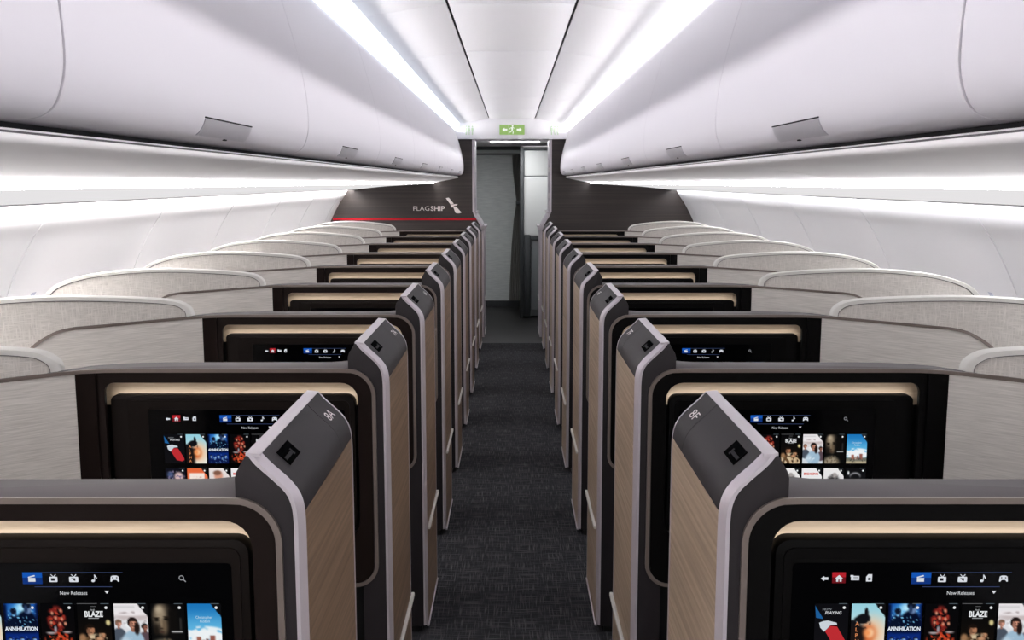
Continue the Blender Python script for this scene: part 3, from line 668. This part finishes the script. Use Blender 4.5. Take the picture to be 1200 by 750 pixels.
    jogs = smooth_path(jog, 4)
    mb = MB(); mb.prism_y([(x - .012, z) for x, z in jogs] + [(-.398, 2.30), (-1.30, 2.30), (-2.0, 1.7), (-2.0, 0)], YB, YB + .52)
    struct(mb.build('wall_front_' + nm, M['dwood'], None, side))
    mb = MB(); o_ = offset_path(jogs, .024); rows = []
    for p, q_ in zip(jogs, o_):
        rows.append([(q_[0], YB - .008, q_[1]), (p[0] - .006, YB - .008, p[1]), (p[0], YB + .004, p[1]), (p[0], YB + .53, p[1]), (q_[0], YB + .53, q_[1])])
    mb.tube(rows, 0); mb.box(-.292, -.283, YB + .06, YB + .52, .383, .397, 1); mb.box(-.292, -.284, YB + .02, YB + .52, .028, .038, 1)
    for z in (1.98, 1.72, 1.46): mb.box(-.388, -.378, YB + .03, YB + .05, z, z + .05, 1)
    struct(mb.build('door_1_frame' if side < 0 else 'door_2_frame', [M['silver'], M['edge']], None, side))

# added fill lights, unseen on the bin tops, aimed across to brighten the ceiling
for side in (-1, 1):
    for a, b in zip(ys, ys[1:]):
        ld = bpy.data.lights.new('added_ceiling_fill', 'AREA'); ld.shape = 'RECTANGLE'; ld.size = (b - a) - .01; ld.size_y = .012
        ld.energy = CEIL_FILL * (b - a); ld.spread = math.radians(72); ld.color = (1.0, 0.98, 0.99)
        lo = bpy.data.objects.new('added_ceiling_fill', ld); COL.objects.link(lo)
        lo.location = (side * .560, (a + b) / 2, 2.139)
        d = Vector((-side * math.cos(math.radians(12)), 0, math.sin(math.radians(12))))
        zax = -d; xax = Vector((0, 1, 0)); yax = zax.cross(xax)
        lo.rotation_euler = Matrix((xax, yax, zax)).transposed().to_euler()
    # added fill lights at the wash strip, grazing the bin underside to brighten it
    for a, b in zip(ys, ys[1:]):
        ld = bpy.data.lights.new('added_underside_fill', 'AREA'); ld.shape = 'RECTANGLE'; ld.size = (b - a) - .01; ld.size_y = .007
        ld.energy = UNDER_FILL * (b - a); ld.spread = math.radians(32); ld.color = (1.0, 0.97, 0.98)
        lo = bpy.data.objects.new('added_underside_fill', ld); COL.objects.link(lo)
        lo.location = (side * .8005, (a + b) / 2, 1.6125)
        d = Vector((-side * math.cos(math.radians(12)), 0, math.sin(math.radians(12))))
        zax = -d; xax = Vector((0, 1, 0)); yax = zax.cross(xax)
        lo.rotation_euler = Matrix((xax, yax, zax)).transposed().to_euler()
# header above the aisle opening
mb = MB(); mb.box(-.70, .70, YB - .03, YB + .52, 2.058, 2.285); struct(mb.build('wall_front_header', M['ceil'], bevel=.004))
# exit sign
ys_ = YB - .032
root = thing('exit_sign', 'green exit sign with white arrows on the header above the aisle', 'sign', (0, ys_, 2.10))
mb = MB(); mb.box(-.128, .128, ys_ - .006, ys_, 2.102, 2.203); mb.build('sign_plate', M['green'], root, -1, (0, ys_, 2.10), bevel=.002)
mb = MB()
def flat(mb, pts, y, mi=0):
    t = mgeo.tessellate_polygon([[Vector((x, z, 0)) for x, z in pts]])
    n = len(pts); v = [(x, y, z) for x, z in pts] + [(x, y + .0015, z) for x, z in pts]
    mb.add(v, [tuple(k) for k in t] + [tuple(n + q for q in reversed(k)) for k in t] + [(i, (i + 1) % n, n + (i + 1) % n, n + i) for i in range(n)], mi)
zc = 2.1525
for s in (-1, 1):
    flat(mb, [(s * .100, zc), (s * .076, zc + .021), (s * .076, zc + .009), (s * .048, zc + .009), (s * .048, zc - .009), (s * .076, zc - .009), (s * .076, zc - .021)], ys_ - .0075)
# running figure in a doorway
flat(mb, [(.006 + .009 * math.cos(i * PI / 5), zc + .036 + .009 * math.sin(i * PI / 5)) for i in range(10)], ys_ - .0075)
flat(mb, [(-.008, zc + .024), (.008, zc + .026), (.010, zc - .002), (-.004, zc - .004)], ys_ - .0075)
flat(mb, [(.006, zc + .022), (.022, zc + .010), (.024, zc + .016), (.010, zc + .027)], ys_ - .0075)
flat(mb, [(-.006, zc + .024), (-.022, zc + .016), (-.024, zc + .004), (-.018, zc + .004), (-.016, zc + .013), (-.004, zc + .018)], ys_ - .0075)
flat(mb, [(.002, zc - .002), (.016, zc - .018), (.013, zc - .042), (.006, zc - .042), (.008, zc - .020), (-.004, zc - .006)], ys_ - .0075)
flat(mb, [(-.004, zc - .002), (.002, zc - .008), (-.010, zc - .026), (-.028, zc - .030), (-.028, zc - .024), (-.014, zc - .020)], ys_ - .0075)
mb.box(-.034, -.030, ys_ - .0075, ys_ - .006, zc - .046, zc + .046)
mb.build('sign_symbol', M['white'], root, -1, (0, ys_, 2.10), smooth=False)
# lavatory symbols
for s, w in ((-1, 'near the FLAGSHIP lettering side'), (1, 'near the side without lettering')):
    r = thing('lavatory_sign', 'faint pale green lavatory symbol on the header, ' + w, 'sign', (s * .438, ys_, 2.10), 'lavatory symbols')
    mb = MB()
    for k, dx in enumerate((-.032, 0, .032)):
        x = s * .438 + dx; z = 2.147
        flat(mb, [(x + .008 * math.cos(i * PI / 4), z + .036 + .009 * math.sin(i * PI / 4)) for i in range(8)], ys_ - .002)
        if k == 1: flat(mb, [(x - .005, z + .024), (x + .005, z + .024), (x + .013, z - .012), (x + .004, z - .012), (x + .004, z - .046), (x - .004, z - .046), (x - .004, z - .012), (x - .013, z - .012)], ys_ - .002)
        else: flat(mb, [(x - .010, z + .024), (x + .010, z + .024), (x + .010, z - .008), (x + .006, z - .008), (x + .006, z - .046), (x - .006, z - .046), (x - .006, z - .008), (x - .010, z - .008)], ys_ - .002)
    mb.build('sign_symbol', M['pgreen'], r, -1, (s * .438, ys_, 2.10), smooth=False)
# FLAGSHIP lettering, emblem and red line
yl = YB - .002
g = lambda a, b: onY(470 + a / 12.5, 220 + b / 12.5, YB - .002)
x0, zb = g(172, 336); x1, zt = g(640, 270); capH = zt - zb
root = thing('wall_lettering', 'pale FLAGSHIP lettering with striped wing emblem on dark bulkhead above red line', 'sign', (x0, yl, zb))
V1, F1 = text_tris('FLAG', .07, 0, -.0004); V2, F2 = text_tris('SHIP', .07, 0, .0016)
w1 = max(p[0] for p in V1); w2 = max(p[0] for p in V2); h1 = max(p[1] for p in V1)
sp = .012; k = (x1 - x0 - sp) / (w1 + w2); kz = capH / h1
mb = MB()
for V, Fc, ox in ((V1, F1, x0), (V2, F2, x0 + w1 * k + sp)):
    n = len(V); mb.add([(ox + p[0] * k, yl - .003, zb + p[1] * kz) for p in V] , Fc)
mb.build('lettering', M['letter'], root, -1, (x0, yl, zb), smooth=False)
mb = MB()
for pts in ([(655, 152), (700, 145), (772, 234), (728, 248)], [(724, 258), (745, 246), (790, 240), (828, 240), (820, 258), (790, 262), (770, 272), (748, 292)], [(766, 284), (805, 274), (885, 364), (855, 374), (815, 374), (795, 362)]):
    flat(mb, [g(*p) for p in pts], yl - .004)
mb.build('emblem', M['letter'], root, -1, (x0, yl, zb), smooth=False)
mb = MB(); mb.box(-1.86, -.352, YB - .006, YB, 1.229, 1.251); struct(mb.build('trim_6', M['red']))

# ------------------------------------------------------------------ vestibule beyond the bulkhead
VY = 13.0
mb = MB(); mb.box(-1.3, 1.5, VY, VY + .05, .08, 2.03); struct(mb.build('wall_vestibule', M['vwall']))
mb = MB(); mb.box(-1.3, 1.5, VY - .01, VY, -.001, .08); mb.box(-1.3, .14, VY - .02, VY + .02, 2.03, 2.12); struct(mb.build('baseboard_vestibule', M['gdark']))
mb = MB(); mb.box(-1.3, 1.5, YB + .52, VY + .05, 2.075, 2.12); struct(mb.build('ceiling_vestibule', M['ceil']))
mb = MB(); mb.box(-.24, .30, YB + .75, YB + 1.15, 2.066, 2.0755); tag(mb.build('ceiling_lamp', M['vlamp'], bevel=.004), 'flat lamp panel on the ceiling beyond the aisle opening', 'light')
for x, nme in ((-1.35, 'wall_vestibule_left'), (1.5, 'wall_vestibule_right')):
    mb = MB(); mb.box(x, x + .05, YB + .52, VY + .05, 0, 2.12); struct(mb.build(nme, M['vwall']))
# curtain gathered against the galley
mb = MB(); rows = []
for z, w, c in ((.09, .135, .030), (.35, .125, .036), (.8, .110, .050), (1.15, .085, .066), (1.30, .060, .078), (1.38, .050, .082), (1.50, .062, .072), (1.75, .085, .056), (1.97, .095, .050)):
    row = []
    for i in range(49):
        t = i / 48; row.append((c - w / 2 + w * t, VY - .10 + .018 * math.sin(t * 5.5 * 2 * PI), z))
    rows.append(row)
front = rows; mb.loft(front)
mb.loft([[(x, y + .012, z) for x, y, z in r] for r in front])
cr = thing('curtain', 'grey curtain gathered beside the galley beyond the bulkhead', 'curtain', (.05, VY - .1, .09))
mb.build('curtain_cloth', M['curtain'], cr, -1, (.05, VY - .1, .09), angle=2)
mb = MB(); mb.box(.050, .112, VY - .128, VY - .070, 1.33, 1.385); mb.build('tie_band', M['gdark'], cr, -1, (.05, VY - .1, .09), bevel=.004)
mb = MB(); mb.box(-.9, .115, VY - .115, VY - .085, 1.965, 1.985); mb.build('curtain_track', M['gdark'], cr, -1, (.05, VY - .1, .09))
# galley unit
GY = 11.9
gx = lambda px, z=1.2: onY(px, 230, GY)[0]
gz = lambda py: onY(620, py, GY)[1]
gr = thing('galley_unit', 'tall galley unit with frosted white doors and dark counter', 'cabinet', (.45, GY, 0))
go = (.45, GY, 0)
mb = MB(); mb.box(gx(609.5), gx(613.8), GY - .03, GY + .6, 0, gz(172)); mb.box(gx(609.5), 1.4, GY - .02, GY + .6, gz(175.5), gz(172)); mb.build('galley_frame', M['gdark'], gr, -1, go, bevel=.004)
mb = MB(); mb.box(gx(613.8), 1.4, GY + .03, GY + .6, .02, gz(175.5)); mb.build('galley_body', M['steel'], gr, -1, go)
mb = MB(); mb.plate(rrect(gx(614.8), gx(643), gz(206), gz(176.5), .02), [], GY + .005, GY + .03); mb.plate(rrect(gx(644), 1.3, gz(206), gz(176.5), .02), [], GY + .005, GY + .03); mb.build('upper_door', M['frost'], gr, -1, go, bevel=.004)
mb = MB(); mb.plate(rrect(gx(614), 1.3, gz(276), gz(207), .03), [], GY + .010, GY + .03); mb.build('frosted_panel', M['frost'], gr, -1, go, bevel=.004)
mb = MB(); mb.box(gx(621), 1.4, GY - .02, GY + .1, gz(281.5), gz(277.5)); mb.build('counter', M['gdark'], gr, -1, go, bevel=.003)
mb = MB(); mb.box(gx(614), gx(622), GY - .05, GY + .1, .015, gz(275)); mb.build('side_column', M['gdark'], gr, -1, go, bevel=.02)
mb = MB(); mb.plate(rrect(gx(623), 1.35, .10, gz(282.5), .008), [], GY + .0, GY + .03); mb.build('lower_door', M['steel'], gr, -1, go, bevel=.003)

# ------------------------------------------------------------------ world and output
w = bpy.data.worlds.new('world'); scn.world = w; w.use_nodes = True
bgn = w.node_tree.nodes['Background']; bgn.inputs['Color'].default_value = (1.0, 0.98, 0.97, 1); bgn.inputs['Strength'].default_value = 2.0
scn.view_settings.view_transform = 'Standard'; scn.view_settings.look = 'None'
scn.view_settings.exposure = 0.0; scn.view_settings.gamma = 1.0; scn.view_settings.use_curve_mapping = False
scn.cycles.max_bounces = 10; scn.cycles.diffuse_bounces = 6
try: scn.cycles.use_denoising = True
except Exception: pass
